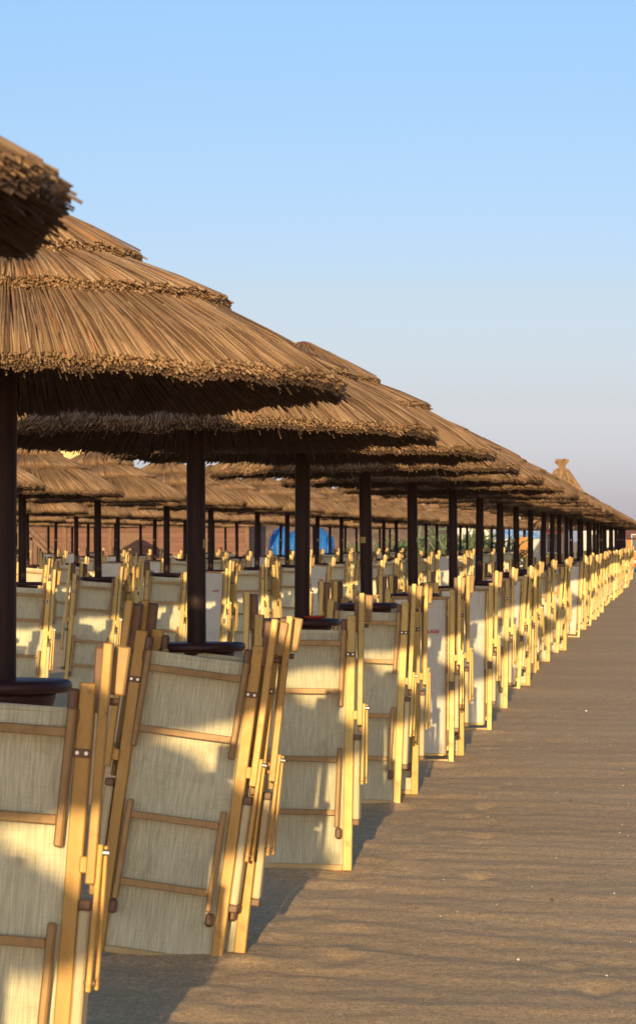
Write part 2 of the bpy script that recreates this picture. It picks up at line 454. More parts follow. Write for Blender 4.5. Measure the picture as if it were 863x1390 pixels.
def text_mesh(body, size, mirror_z=False):
    cu = bpy.data.curves.new('lettering', 'FONT'); cu.body = body; cu.size = size; cu.extrude = .0006; cu.offset = size * .04
    cu.align_x = 'RIGHT'; cu.space_character = 1.15
    o = bpy.data.objects.new('tmp', cu); COL.objects.link(o)
    dg = bpy.context.evaluated_depsgraph_get()
    me = bpy.data.meshes.new_from_object(o.evaluated_get(dg))
    bpy.data.objects.remove(o)
    me.name = 'lettering'; me.materials.clear(); me.materials.append(M['red_ink'])
    me.transform(Matrix.Rotation(R(90), 4, 'X'))
    return me

def side_arms(r, s, front=1):
    """folded arm of one side (s = +1 right, -1 left) : bars, armrest, brackets"""
    m = MB(); m.box((s * .318, -.055, 1.15), (.030, .026, .72), .004); m.build('arm_bar', M['frame'], r)
    m = MB(); m.box((s * .298, .045, 1.12), (.024, .03, .74), .004, Euler((R(2), R(-1.2) * s, 0))); m.build('arm_bar', M['frame_dark'], r)
    b = empty  # (bars below pivot)
    m = MB()
    m.box((s * .336, -.04, .69), (.017, .022, .44), .003, Euler((0, R(.6) * s, 0)))
    m.box((s * .352, -.015, .69), (.013, .02, .43), .003, Euler((0, R(-.4) * s, 0)))
    br = m.build('hinge_bar', M['frame'], r)
    m = MB(); m.tube([(s * .30, -.045, .885), (s * .362, -.03, .885)], .010, 12); m.build('pivot_pin', M['steel'], br)
    m = MB(); m.tube([(s * .30, -.03, .497), (s * .352, -.03, .497)], .010, 12); m.build('pivot_pin', M['plastic'], br)
    m = MB(); m.box((s * .293, -.03, .845), (.03, .035, .05), .004); m.build('connector', M['frame'], r)
    m = MB(); m.box((s * .302, .0, .495), (.034, .085, .43), .006); a = m.build('armrest', M['arm'], r)
    for z in (.725, .265):
        m = MB(); m.box((s * .302, .0, z), (.038, .089, .032), .005); m.build('end_cap', M['plastic'], a)
    # brackets that poke up beside the head end
    m = MB(); m.box((s * .292, .01, 1.40), (.042, .06, .20), .006, Euler((R(5), 0, 0)))
    m.build('head_bracket', M['plastic'], r)
    m = MB(); m.box((s * .335, .055, 1.43), (.05, .022, .15), .005, Euler((0, R(4) * s, 0)))
    m.build('head_bracket', M['frame_dark'], r)
    m = MB(); m.tube([(s * .27, .03, 1.335), (s * .345, .03, 1.335)], .012, 10); m.build('pivot_pin', M['plastic'], r)

def make_bed_back():
    """folded bed showing its underside: leg frames crossing the sling"""
    r = empty('folded_sunbed')
    for s in (-1, 1):
        m = MB(); m.box((s * .256, -.005, .695), (.050, .034, 1.385), .004); a = m.build('side_rail', M['frame'], r)
        m = MB(); m.box((s * .256, -.0245, 1.175), (.052, .006, .026), .002); hp = m.build('hinge_plate', M['plastic'], a)
        for q in (-.014, .014):
            m = MB(); m.tube([(s * .256 + q, -.027, 1.175), (s * .256 + q, -.0315, 1.175)], .006, 12); m.build('screw', M['steel'], hp)
        m = MB(); m.box((s * .216, -.02, 1.335), (.030, .05, .065), .008); m.box((s * .228, -.012, 1.285), (.02, .04, .05), .006)
        m.build('corner_joint', M['plastic'], r)
        m = MB(); m.box((s * .210, -.045, .205), (.036, .035, .06), .01); m.build('foot_joint', M['plastic'], r)
    m = MB(); m.add(*sling(-.236, .236, .03, 1.306, .012)); m.build('sling', M['fabric_back'], r, True)
    for s in (-1, 1):
        m = MB(); m.add(*[([(x, y - .0025, z) for x, y, z in v], f) for v, f in [sling(s * .2225 - .0095, s * .2225 + .0095, .034, 1.302, .0125, nx=1, nz=28)]][0]); m.build('hem', M['fabric_back'], r, True)
    m = MB(); m.box((0, -.002, .018), (.462, .03, .032), .005); m.build('foot_rail', M['hem'], r)
    m = MB(); m.box((0, .026, 1.297), (.462, .024, .022), .006); m.build('head_rail', M['fabric_back'], r)
    m = MB()
    for s in (-1, 1): m.box((s * .213, -.037, 1.10), (.027, .026, .42), .006, Euler((0, R(1.6) * 1, 0)))
    m.box((.005, -.037, 1.235), (.401, .022, .030), .003); m.box((-.003, -.037, .972), (.401, .022, .030), .003)
    m.build('leg_frame', M['frame_dark'], r)
    m = MB()
    for s in (-1, 1): m.box((s * .203, -.037, .451), (.027, .026, .432), .006, Euler((0, R(1.4) * 1, 0)))
    m.box((.003, -.037, .603), (.381, .022, .030), .003); m.box((-.003, -.037, .315), (.381, .022, .030), .003)
    m.build('leg_frame', M['frame_dark'], r)
    side_arms(r, 1); side_arms(r, -1)
    return r

def make_bed_front(kind):
    """folded bed showing its sitting side: plain sling with red lettering and ratchets"""
    r = empty('folded_sunbed')
    for s in (-1, 1):
        m = MB(); m.box((s * .262, .0, .70), (.044, .04, 1.39), .004); a = m.build('side_rail', M['frame'], r)
        m = MB(); m.box((s * .262, -.016, .62), (.052, .03, .07), .005); m.build('clamp', M['plastic'], a)
        m = MB(); m.box((s * .232, -.018, .71), (.013, .02, 1.22), .003); m.build('inner_rail', M['frame'], r)
        m = MB(); m.box((s * .213, -.012, .69), (.012, .02, 1.26), .003); m.build('inner_rail', M['frame_dark'], r)
        m = MB()
        zr = 1.16 if kind == 'upper' else .56
        for k in range(11): m.box((s * .2225, -.034, zr - k * .042), (.012, .014, .022), .003)
        m.box((s * .2225, -.024, zr - .21), (.014, .008, .47), .002)
        m.build('ratchet', M['plastic'], r)
        m = MB(); m.box((s * .226, -.02, .20), (.02, .03, .13), .008); m.build('foot_joint', M['plastic'], r)
    m = MB(); m.add(*sling(-.206, .206, .075, 1.315, .006, seed=2)); sl = m.build('sling', M['fabric_front'], r, True)
    t = link('lettering', TEXT[kind], sl)
    t.location = (.155, .004, 1.045) if kind == 'upper' else (.085, .003, .265)
    m = MB(); m.box((0, -.004, .066), (.41, .022, .022), .004); m.build('foot_rail', M['frame'], r)
    m = MB(); m.box((0, .002, .016), (.476, .034, .03), .005); m.build('foot_rail', M['hem'], r)
    m = MB(); m.box((0, .016, 1.33), (.47, .026, .026), .004); m.build('head_rail', M['frame_dark'], r)
    side_arms(r, 1); side_arms(r, -1)
    return r

TEXT = {'upper': text_mesh('LASE', .040), 'lower': text_mesh('BERRJ', .034)}
PROTO = {'back': make_bed_back(), 'upper': make_bed_front('upper'), 'lower': make_bed_front('lower')}

def joined(root, name):
    """all parts of a prototype as one mesh, for the copies too far away to show their parts"""
    vs = []; fs = []; mi = []; mats = []
    bpy.context.view_layer.update()
    def walk(o):
        if o.type == 'MESH':
            b = len(vs); mw = o.matrix_world
            vs.extend([tuple(mw @ v.co) for v in o.data.vertices])
            mt = o.data.materials[0]
            if mt not in mats: mats.append(mt)
            k = mats.index(mt)
            for p in o.data.polygons:
                fs.append([b + i for i in p.vertices]); mi.append(k)
        for c in o.children: walk(c)
    walk(root)
    me = bpy.data.meshes.new(name); me.from_pydata(vs, [], fs)
    for mt in mats: me.materials.append(mt)
    me.polygons.foreach_set('material_index', mi); me.update()
    return me
FAR = {k: joined(v, 'folded_sunbed') for k, v in PROTO.items()}

ORD = ['first', 'second', 'third', 'fourth', 'fifth', 'sixth', 'seventh', 'eighth', 'ninth', 'tenth', 'eleventh', 'twelfth']

def amber(o):
    for c in o.children:
        if c.type == 'MESH' and c.data.materials[0] == M['frame']:
            c.material_slots[0].link = 'OBJECT'; c.material_slots[0].material = M['frame_amber_light']
        amber(c)

def place_bed(kind, loc, roll, lean, yaw, far=False):
    if far:
        o = link('folded_sunbed', FAR[kind])
    else:
        o = copy_tree(PROTO[kind])
    o.location = loc
    o.rotation_mode = 'XYZ'
    o.rotation_euler = (Matrix.Rotation(yaw, 3, 'Z') @ Matrix.Rotation(-lean, 3, 'X') @ Matrix.Rotation(roll, 3, 'Y')).to_euler()
    return o

PARASOL = [make_parasol(0), make_parasol(1)]
pused = [False, False]
def place_parasol(x, y, variant, rz, tilt=0):
    if not pused[variant]:
        pused[variant] = True; o = PARASOL[variant]
    else:
        o = copy_tree(PARASOL[variant])
    o.location = (x, y, -.02)
    o.rotation_euler = (tilt, random.uniform(-.012, .012), rz)
    s = random.uniform(.985, 1.02)
    o.scale = (s, s, 1)
    return o

BASES = []
ROWS = {1: 'front row beside the open sand', 2: 'second row from the sand', 3: 'third row from the sand',
        4: 'fourth row from the sand', 5: 'row nearest the wooden wall'}

def kind_word(kind):
    return {'back': 'folded sunbed with bars across its sling', 'upper': 'folded sunbed with red lettering near its top',
            'lower': 'folded sunbed with red lettering near its foot'}[kind]

# ---- front row
X1 = -2.07
Y1 = [-5.6, -2.2, .85, 4.20, 8.13, 11.54, 14.69, 18.32, 21.7, 25.3, 28.6, 32.5, 36.2]
while Y1[-1] < 118: Y1.append(Y1[-1] + 3.42 + random.uniform(-.12, .12))
n0 = 4                                                     # index of the first pole in view
SPEC = {3: ('back', -2.1, 2), 4: ('back', -2.08, 3.6), 5: ('back', -2.178, 7.2), 6: ('back', -1.995, .4), 7: ('back', -2.10, 2.0), 8: ('upper', -2.015, .4), 9: ('lower', -1.95, .3), 10: ('back', -2.0, .8)}
UMB_LAB = {
    2: 'straw parasol out of view just left of the viewpoint, casting its shadow forward',
    3: 'closest straw parasol, only its dark round thatch rim in the upper left corner',
    4: 'large straw parasol at the left edge with three sunlit thatch tiers and a thick pole',
    5: 'straw parasol whose pole rises behind the tilted folded sunbed, its thatch mostly in shadow',
    6: 'straw parasol with a small red dish on its dark tray',
}
for i, y in enumerate(Y1):
    k = i - n0 + 1
    o = place_parasol(X1 + random.uniform(-.02, .02), y, i % 2, random.uniform(0, 6.28), random.uniform(-.015, .015))
    if i == 3:                                              # the nearest canopy hangs tilted, its aisle side up
        o.rotation_euler = (0, 0, .6); o.scale = (1, 1, 1); o.location.x = X1
        ax = Matrix.Rotation(-.6, 3, 'Z') @ Vector((0, 1, 0))
        mt_ = Matrix.Rotation(R(-5.5), 3, ax); pv = Vector((0, 0, 2.5))
        for c in o.children:
            if c.name.startswith(('thatch', 'cap')):
                c.rotation_euler = mt_.to_euler(); c.location = pv - mt_ @ pv
    if i == 4: o.location.x = -2.082
    if i == 5: o.scale.z = .99
    far = y > 58
    if i in UMB_LAB: lab = UMB_LAB[i]
    elif i < 2: lab = 'straw parasol of the front row standing out of view behind the viewpoint'
    elif k <= 12: lab = ORD[k - 1] + ' pole from the left in the front row, straw parasol beside the open sand'
    else: lab = 'distant straw parasol where the front row merges towards the vanishing point'
    tag(o, lab, 'parasol', 'straw parasols of the front row')
    if i < 2: o['group'] = 'straw parasols behind the viewpoint'
    if k > 12: o['group'] = 'distant straw parasols at the end of the front row'
    if i in SPEC: kind, bx, roll = SPEC[i]
    else:
        kind = random.choices(['back', 'upper', 'lower'], [.6, .25, .15])[0]
        bx = X1 + random.uniform(-.03, .14); roll = random.uniform(-2, 4.5)
    b = place_bed(kind, (bx, y - .385, .004), R(roll), R(4.0), R(random.uniform(-5, 5) if k > 4 else random.uniform(-2, 2)), far)
    if 5 < y < 60: BASES.append((bx + .03, y - .40))
    if i in (4, 5): amber(b)  # nearest frames get the amber light as colour
    if i < 3: lab = 'folded beige sunbed of the front row standing out of view beside or behind the viewpoint'; grp = 'folded sunbeds out of view near the viewpoint'
    elif i == 3: lab = 'folded beige sunbed under the closest parasol, out of frame at lower left'; grp = 'folded sunbeds of the front row'
    elif k == 1: lab = 'nearest folded sunbed at the lower left corner, standing below the thick left pole'; grp = 'folded sunbeds of the front row'
    elif k == 2: lab = 'second nearest folded sunbed, tilted clearly to the right, brown bars across beige sling'; grp = 'folded sunbeds of the front row'
    elif k <= 12:
        lab = ORD[k - 1] + ' ' + kind_word(kind) + ', front row'; grp = 'folded sunbeds of the front row'
    else: lab = 'distant folded sunbed glowing in the sun at the far end of the front row'; grp = 'distant folded sunbeds of the front row'
    tag(b, lab, 'sunbed', grp)
    # a second bed folded behind the first, on the other side of the tray
    if i in (5, 7, 8, 11, 12) or (i > 12 and random.random() < .5):
        dx = {5: .075, 7: .05, 8: .03}.get(i, random.uniform(.0, .1))
        b2 = place_bed('back', (bx + dx, y - .23 if i == 5 else y + .34, .004), R({5: 6.0, 7: 1}.get(i, random.uniform(-1, 2))), R(3.0 if i == 5 else -3.5), R(random.uniform(-2, 4)), far)
        if k <= 12: lab2 = 'folded sunbed standing close behind the ' + (ORD[k - 1] + ' front-row sunbed, only its edges showing')
        else: lab2 = 'distant folded sunbed glowing in the sun at the far end of the front row'
        if i == 5: amber(b2)
        tag(b2, lab2, 'sunbed', grp)

# ---- rows further left
def back_row(row, x, y0, dy, y_max, first_visible):
    k = 0; y = y0; i = 0
    while y < y_max:
        vis = y >= first_visible - .1
        if vis: k += 1
        far = y > 50
        o = place_parasol(x + random.uniform(-.04, .04), y, (i + row) % 2, random.uniform(0, 6.28), random.uniform(-.015, .015))
        nm = ROWS[row]
        lim = 8 if row < 4 else 5
        if not vis: lab, grp = 'straw parasol of the %s standing left of the frame' % nm, 'straw parasols left of the frame in the %s' % nm
        elif k <= lim: lab, grp = '%s straw parasol from the left in the %s' % (ORD[k - 1], nm), 'straw parasols of the %s' % nm
        else: lab, grp = 'distant straw parasol among the far end of the %s' % nm, 'distant straw parasols of the %s' % nm
        tag(o, lab, 'parasol', grp)
        kind = random.choices(['back', 'upper', 'lower'], [.62, .23, .15])[0]
        if row == 2 and k in (1, 2, 3): kind = 'back'
        if row == 2 and k in (4,): kind = 'upper'
        b = place_bed(kind, (x + random.uniform(-.12, .1), y - .385, .004), R(random.uniform(-2, 6)), R(4), R(random.uniform(-5, 5)), far)
        if not vis: lab, grp = 'folded beige sunbed of the %s standing left of the frame' % nm, 'folded sunbeds left of the frame in the %s' % nm
        elif k <= lim: lab, grp = 'beige folded sunbed leaning on the %s pole from the left, %s' % (ORD[k - 1], nm), 'folded sunbeds of the %s' % nm
        else: lab, grp = 'distant folded sunbed among the far end of the %s' % nm, 'distant folded sunbeds of the %s' % nm
        tag(b, lab, 'sunbed', grp)
        if row == 2 and random.random() < .6:
            b2 = place_bed('back', (x + random.uniform(-.1, .2), y + .34, .004), R(random.uniform(-3, 4)), R(-4), R(random.uniform(-4, 4)), far)
            if not vis: pass
            elif k <= lim: lab = 'folded sunbed behind the %s pole from the left, %s' % (ORD[k - 1], nm)
            tag(b2, lab, 'sunbed', grp)
        y += dy + random.uniform(-.1, .1); i += 1

back_row(2, -6.7, 15.5, 3.82, 112, 26.9)
back_row(3, -11.3, 42.0, 3.83, 108, 46)
back_row(4, -15.9, 60.2, 3.83, 98, 64)
back_row(5, -20.5, 78.5, 3.83, 98, 82)

def drop(o):
    for c in list(o.children): drop(c)
    bpy.data.objects.remove(o)
for o in PROTO.values(): drop(o)                            # the patterns themselves are not part of the place

# ---- small things
dish = MB(); dish.lathe([(.0001, 0), (.05, 0), (.062, .012), (.064, .016), (.058, .015), (.046, .006), (.0001, .006)], 28, (X1 + .10, 14.69 - .03, 1.361))
tag(dish.build('dish', M['red'], None, True), 'small red dish lying on the dark tray of the third front-row parasol', 'dish')

# ------------------------------------------------------------------ sand
def vnoise(x, y, seed):
    """smooth value noise on arrays"""
    xi = np.floor(x).astype(np.int64); yi = np.floor(y).astype(np.int64)
    fx = x - xi; fy = y - yi
    fx = fx * fx * (3 - 2 * fx); fy = fy * fy * (3 - 2 * fy)
    def h(a, b):
        n = (a * 374761393 + b * 668265263 + seed * 974634777) & 0x7fffffff
        n = ((n ^ (n >> 13)) * 1274126177) & 0x7fffffff
        return ((n ^ (n >> 16)) & 0xffff) / 65535.0
    return (h(xi, yi) * (1 - fx) + h(xi + 1, yi) * fx) * (1 - fy) + (h(xi, yi + 1) * (1 - fx) + h(xi + 1, yi + 1) * fx) * fy

def sand():
    xs = np.concatenate([[-900, -300, -120, -60, -35, -22, -14, -9, -6, -4.4], np.arange(-3.4, 3.2, .045), [3.4, 4, 5, 7, 10, 16, 30, 80, 300, 900]])
    ys = [-60, -30, -16, -10, -6, -2, 1, 3.5]
    y = 6.0
    while y < 130:
        ys.append(y); y += max(.028, .028 * (y / 8) ** 1.5)
    ys = np.array(ys + [140, 160, 200, 260, 400, 700, 1200, 2500])
    X, Y = np.meshgrid(xs, ys)
    wx = X + 1.0 * (vnoise(X * .35, Y * .35, 3) - .5); wy = Y + .45 * (vnoise(X * .45, Y * .3, 5) - .5) + (.22) * (vnoise(X * 1.3, Y * 1.1, 8) - .5)
    amp = .35 + 1.1 * vnoise(X * .4, Y * .25, 9)
    Z = .0046 * amp * np.sin(wy * 2 * math.pi / .85) + .0026 * np.sin(wy * 2 * math.pi / .37 + 3 * vnoise(X * .8, Y * .5, 12))
    Z += .020 * (vnoise(X * .55, Y * .9, 21) - .5) + .010 * (vnoise(X * 2.1, Y * 2.3, 22) - .5)
    near = np.clip((-1.0 - X) / .7, 0, 1) * np.clip((X + 3.2) / .5, 0, 1)
    Z += near * (.020 * (vnoise(X * 4, Y * 4, 31) - .5) + .018 * (vnoise(X * 9, Y * 9, 32) - .45))
    Z += .006 * (vnoise(X * 7, Y * 8, 41) - .5) + .004 * (vnoise(X * 15, Y * 15, 42) - .5)
    for bx, by in BASES:                                     # sand piled against the feet of the front beds
        d = np.hypot((X - bx) / .42, (Y - by) / .16)
        Z += .019 * np.exp(-d ** 4) * (.35 + 1.1 * vnoise(X * 6, Y * 6, 51))
    # a few footprints and heel scuffs
    g = np.random.default_rng(5)
    for _ in range(70):
        cx = g.uniform(-1.6, 1.6) if g.random() < .5 else g.uniform(-1.65, -.9); cy = g.uniform(9, 46)
        d2 = ((X - cx) / g.uniform(.05, .09)) ** 2 + ((Y - cy) / g.uniform(.10, .18)) ** 2
        Z += .016 * (-np.exp(-d2) + .5 * np.exp(-(np.sqrt(d2) - 1.5) ** 2 * 3))
    fade = np.clip((70 - Y) / 50, .0, 1) * np.clip((X + 3.6) / .5, 0, 1) * np.clip((3.6 - X) / .5, 0, 1)
    Z = Z * np.where(Y > 5, fade, 0) - .004
    V = np.stack([X, Y, Z], -1).reshape(-1, 3)
    ny, nx = X.shape
    idx = np.arange(ny * nx).reshape(ny, nx)
    Q = np.stack([idx[:-1, :-1], idx[:-1, 1:], idx[1:, 1:], idx[1:, :-1]], -1).reshape(-1, 4)
    me = bpy.data.meshes.new('sand')
    me.from_pydata(V.tolist(), [], Q.tolist()); me.materials.append(M['sand'])
    me.polygons.foreach_set('use_smooth', [True] * len(me.polygons))
    return tag(link('sand', me), kind='structure')
sand()

sh = MB()
for _ in range(120):
    y = 8 * (5.5 ** random.random()); x = random.uniform(-1.7, 1.6)
    s = random.uniform(.0022, .0052) * (1 + (random.random() < .05) * 1.6)
    z = .008
    a = random.uniform(0, 6.28)
    sh.box((x, y, z), (s * 2.2, s * 1.3, s), s * .35, Euler((random.uniform(-.5, .5), random.uniform(-.5, .5), a)))
tag(sh.build('shell_fragments', M['shell']), 'tiny white shell fragments scattered over the brown sand', 'shells', kind='stuff')
for _ in range(9):
    x = random.uniform(-1.6, 1.4); y = 9 * (3 ** random.random())
    st = MB(); g = [(math.cos(a) * random.uniform(.6, 1), math.sin(a) * random.uniform(.6, 1)) for a in [i * .785 for i in range(8)]]
    s = random.uniform(.008, .014)
    st.add([(x + p[0] * s, y + p[1] * s, .002) for p in g] + [(x + p[0] * s * .6, y + p[1] * s * .6, .004 + s * .9) for p in g],
           [tuple(range(8, 16))] + [(i, (i + 1) % 8, 8 + (i + 1) % 8, 8 + i) for i in range(8)])
    tag(st.build('pebble', M['bark'], None, True), 'dark pebble lying on the open brown sand', 'pebble', 'dark pebbles on the sand')

# ------------------------------------------------------------------ far background
def wall_block(parent, x0, x1, y, z1, depth, material, name='wall', z0=0):
    m = MB(); m.box(((x0 + x1) / 2, y + depth / 2, (z0 + z1) / 2), (x1 - x0, depth, z1 - z0), .01); return m.build(name, material, parent)

def window(parent, x, y, z, w, h, frame='white_wall'):
    m = MB()
    m.box((x, y - .03, z + h / 2 + .03), (w + .12, .08, .07)); m.box((x, y - .03, z - h / 2 - .03), (w + .12, .08, .07))
    m.box((x - w / 2 - .03, y - .03, z), (.06, .07, h)); m.box((x + w / 2 + .03, y - .03, z), (.06, .07, h)); m.box((x, y - .03, z), (.04, .06, h))
    f = m.build('window', M[frame], parent)
    m = MB(); m.box((x, y - .012, z), (w, .012, h), .002); m.build('pane', M['glass'], f)

# wooden hut along the back at left
hut = empty('wooden_hut', (0, 0, 0))
wall_block(hut, -30, -16.6, 104, 2.75, 4.5, M['planks'])
for x in np.arange(-29.6, -16.5, 1.85):
    m = MB(); m.box((x, 103.955, 1.38), (.16, .09, 2.76)); m.build('post', M['old_wood'], hut)
m = MB(); m.box((-23.3, 106, 2.86), (14.2, 5.2, .18), .02); m.build('roof', M['roof'], hut)
for x in (-25.3, -21.4, -18.6):
    m = MB(); m.box((x, 103.93, 1.05), (.95, .06, 2.06)); d = m.build('door', M['old_wood'], hut)
    m = MB(); m.box((x + .38, 103.885, 1.02), (.05, .05, .16)); m.build('handle', M['steel'], d)
tag(hut, 'long reddish brown plank hut behind the parasols at left', 'hut')

st = empty('wooden_stairs', (0, 0, 0))
for q, yy in enumerate((100.2, 101.4)):
    m = MB(); m.prism([(-24.4, .0), (-24.0, .0), (-25.6, 1.75), (-26.0, 1.75)], yy, yy + .08); m.build('stringer', M['old_wood'], st)
    m = MB(); m.prism([(-23.5, .85), (-23.42, .95), (-25.3, 2.75), (-25.42, 2.66)], yy - .02, yy + .1); m.build('handrail', M['old_wood'], st)
    for x, z0, z1 in ((-23.6, 0, 1.0), (-24.5, .2, 1.9), (-25.35, 0, 2.75)):
        m = MB(); m.box((x, yy + .04, (z0 + z1) / 2), (.12, .12, z1 - z0)); m.build('post', M['old_wood'], st)
for k in range(7):
    m = MB(); m.box((-24.2 - k * .235, 100.84, .18 + k * .25), (.3, 1.1, .05)); m.build('tread', M['old_wood'], st)
m = MB(); m.box((-26.5, 100.9, 1.78), (1.4, 1.5, .08)); m.build('landing', M['old_wood'], st)
for x in (-25.9, -27.1):
    for yy in (100.3, 101.5):
        m = MB(); m.box((x, yy, .88), (.12, .12, 1.76)); m.build('post', M['old_wood'], st)
tag(st, 'brown wooden steps with sloping handrails in front of the plank hut', 'stairs')

# pale yellow house rising above the thatch
yh = empty('yellow_house')
wall_block(yh, -34.5, -29.0, 135, 6.6, 7, M['yellow_wall'])
m = MB(); m.box((-31.75, 138.5, 6.7), (5.9, 7.4, .2)); m.build('roof', M['white_wall'], yh)
for x in (-33.4, -31.7, -30.1):
    for z in (1.6, 4.4): window(yh, x, 135, z, .9, 1.2)
tag(yh, 'pale yellow flat-roofed house whose top shows above the thatch at left', 'house')

# blue tarpaulins draped over stacked gear
def tarp(x0, x1, y, h, seed, label):
    nx, ny = 26, 14
    vs = []; fs = []
    for j in range(ny + 1):
        for i in range(nx + 1):
            u = i / nx; v = j / ny
            e = min(1, 16 * min(u, 1 - u)) ** .6 * min(1, 8 * min(v, 1 - v)) ** .6
            z = h * e * (.86 + .14 * math.sin(u * 9 + seed) * math.cos(v * 5 + seed)) + .05 * math.sin(u * 37 + v * 11) * e + .02
            vs.append((x0 + (x1 - x0) * u + .08 * math.sin(v * 13), y + (v - .5) * 2.4 + .1 * math.sin(u * 21 + seed), z))
    for j in range(ny):
        for i in range(nx):
            a = j * (nx + 1) + i; fs.append((a, a + 1, a + nx + 2, a + nx + 1))
    m = MB(); m.add(vs, fs)
    tag(m.build('blue_tarpaulin', M['blue'], None, True), label, 'tarpaulin', 'blue tarpaulins behind the parasols')
tarp(-17.0, -15.6, 112, 2.35, 1, 'left blue tarpaulin draped over a tall pile behind the parasols')
tarp(-15.05, -14.3, 112.4, 2.25, 4, 'right blue tarpaulin draped over a pile beside the agave plants')

# agaves and shrubs in front of an earth bank
def agave(x, y, s, label, seed):
    g = random.Random(seed); m = MB()
    for k in range(26):
        a = g.uniform(0, 6.28); up = g.uniform(.55, 1.45); L = s * g.uniform(.8, 1.2); w = .07 * s * g.uniform(.8, 1.2)
        pts = []
        for q in range(6):
            t = q / 5
            ang = up - t * t * g.uniform(.1, .5)
            pts.append((L * t * math.cos(ang), L * t * math.sin(ang)))
        vs = []; fs = []
        for q, (rr, z) in enumerate(pts):
            t = q / 5; ww = w * (1 - t) ** .7 + .004
            for sx, dz in ((-1, .03), (0, 0), (1, .03)):
                vs.append((x + rr * math.cos(a) - sx * ww * math.sin(a), y + rr * math.sin(a) + sx * ww * math.cos(a), z + dz * s + .05))
        for q in range(5):
            for c in range(2):
                i = q * 3 + c; fs.append((i, i + 1, i + 4, i + 3))
        m.add(vs, fs)
    tag(m.build('agave_plant', M['leaf']), label, 'agave', 'agave plants along the back')

def shrub(x, y, w, h, label, seed):
    g = random.Random(seed)
    r = empty('shrub', (x, y, 0))
    m = MB()
    for k in range(7):
        a = g.uniform(0, 6.28); m.tube([(0, 0, 0), (math.cos(a) * w * .2, math.sin(a) * w * .2, h * .4), (math.cos(a) * w * .4, math.sin(a) * w * .4, h * .8)], [.03, .02, .008], 6)
    m.build('stem', M['bark'], r)
    m = MB()
    cl = [(g.uniform(-.5, .5) * w, g.uniform(-.4, .4) * w, g.uniform(.25, .85) * h, g.uniform(.15, .3) * w) for _ in range(12)]
    for k in range(1500):
        c = g.choice(cl)
        d = Vector((g.gauss(0, 1), g.gauss(0, 1), g.gauss(0, .8))).normalized() * c[3] * g.uniform(.5, 1.1)
        p = Vector(c[:3]) + d
        if p.z < .05: continue
        u = Vector((g.gauss(0, 1), g.gauss(0, 1), g.gauss(0, 1))).normalized(); v = u.orthogonal().normalized()
        s = g.uniform(.03, .07)
        m.add([p + u * s, p + v * s * .5, p - u * s, p - v * s * .5], [(0, 1, 2, 3)])
    m.build('foliage', M['bush'], r)
    tag(r, label, 'shrub', 'green shrubs along the back')

ag = [(-12.75, 116), (-12.0, 115), (-11.2, 117), (-10.4, 116), (-9.55, 115), (-8.75, 117), (-7.95, 116), (-7.3, 117.5)]
for i, (x, y) in enumerate(ag):
    agave(x, y, [2.3, 2.0, 2.5, 2.2, 2.4, 2.6, 2.3, 2.0][i], '%s grey-green agave plant from the left, seen between the far poles' % ORD[i], 40 + i)
for i, (x, y, w, h) in enumerate([(-13.4, 117.5, 1.6, 1.5), (-11.6, 118.6, 1.8, 1.7), (-9.9, 118.2, 1.8, 1.5), (-8.3, 118.8, 2.0, 1.9), (-7.2, 119.5, 1.8, 1.6)]):
    shrub(x, y, w, h, '%s leafy green shrub from the left behind the agave plants' % ORD[i], 60 + i)

bank = MB(); vs = []; fs = []
nb = 80
for i in range(nb + 1):
    x = -60 + 52 * i / nb
    h = 2.4 + .7 * math.sin(x * .31) + .35 * math.sin(x * .93 + 1)
    for yy, f in ((126, 0), (128, .35), (130, .75), (133, 1), (150, .9)):
        vs.append((x, yy + .6 * math.sin(x * .7 + yy), h * f * min(1, (nb - i) / 8) - .05))
for i in range(nb):
    for j in range(4):
        a = i * 5 + j; fs.append((a, a + 5, a + 6, a + 1))
bank.add(vs, fs); tag(bank.build('hills', M['earth'], None, True), kind='structure')

# houses beyond
def house(name, x0, x1, y, h, material, label, pitched=False, wins=True, awn=None, band=None, rise=1.3):
    r = empty(name)
    wall_block(r, x0, x1, y, h, 6, material)
    if pitched:
        m = MB(); c = (y + 3)
        m.add([(x0 - .3, y - .4, h - .02), (x1 + .3, y - .4, h - .02), (x1 + .3, y + 6.4, h - .02), (x0 - .3, y + 6.4, h - .02), (x0 - .3, c, h + rise), (x1 + .3, c, h + rise)],
              [(0, 1, 5, 4), (2, 3, 4, 5), (1, 2, 5), (3, 0, 4), (0, 3, 2, 1)])
        m.build('roof', M['roof'], r)
    else:
        m = MB(); m.box(((x0 + x1) / 2, y + 3, h + .1), (x1 - x0 + .4, 6.4, .2)); m.build('roof', M['white_wall'], r)
    if wins:
        n = max(1, int((x1 - x0) / 1.6))
        for k in range(n): window(r, x0 + (x1 - x0) * (k + .5) / n, y, 1.6, .85, 1.1)
    if band:
        m = MB(); m.box(((x0 + x1) / 2, y - .06, band[1]), (x1 - x0 - .1, .1, band[2]), .01); m.build('sign_board', M[band[0]], r)
    if awn:
        m = MB(); m.add([(x0, y - .02, h - .3), (x1, y - .02, h - .3), (x1, y - 1.3, h - .85), (x0, y - 1.3, h - .85), (x0, y - 1.3, h - 1.1), (x1, y - 1.3, h - 1.1)], [(0, 1, 2, 3), (3, 2, 5, 4)])
        m.build('awning', M[awn], r)
    tag(r, label, 'house')
house('terracotta_house', -22, -16.5, 162, 3.6, M['pink_wall'], 'low terracotta house with tiled roof behind the agave bank', True)
house('cream_house', -15.6, -11.2, 165, 3.3, M['white_wall'], 'cream house with tiled roof behind the green shrubs', True)
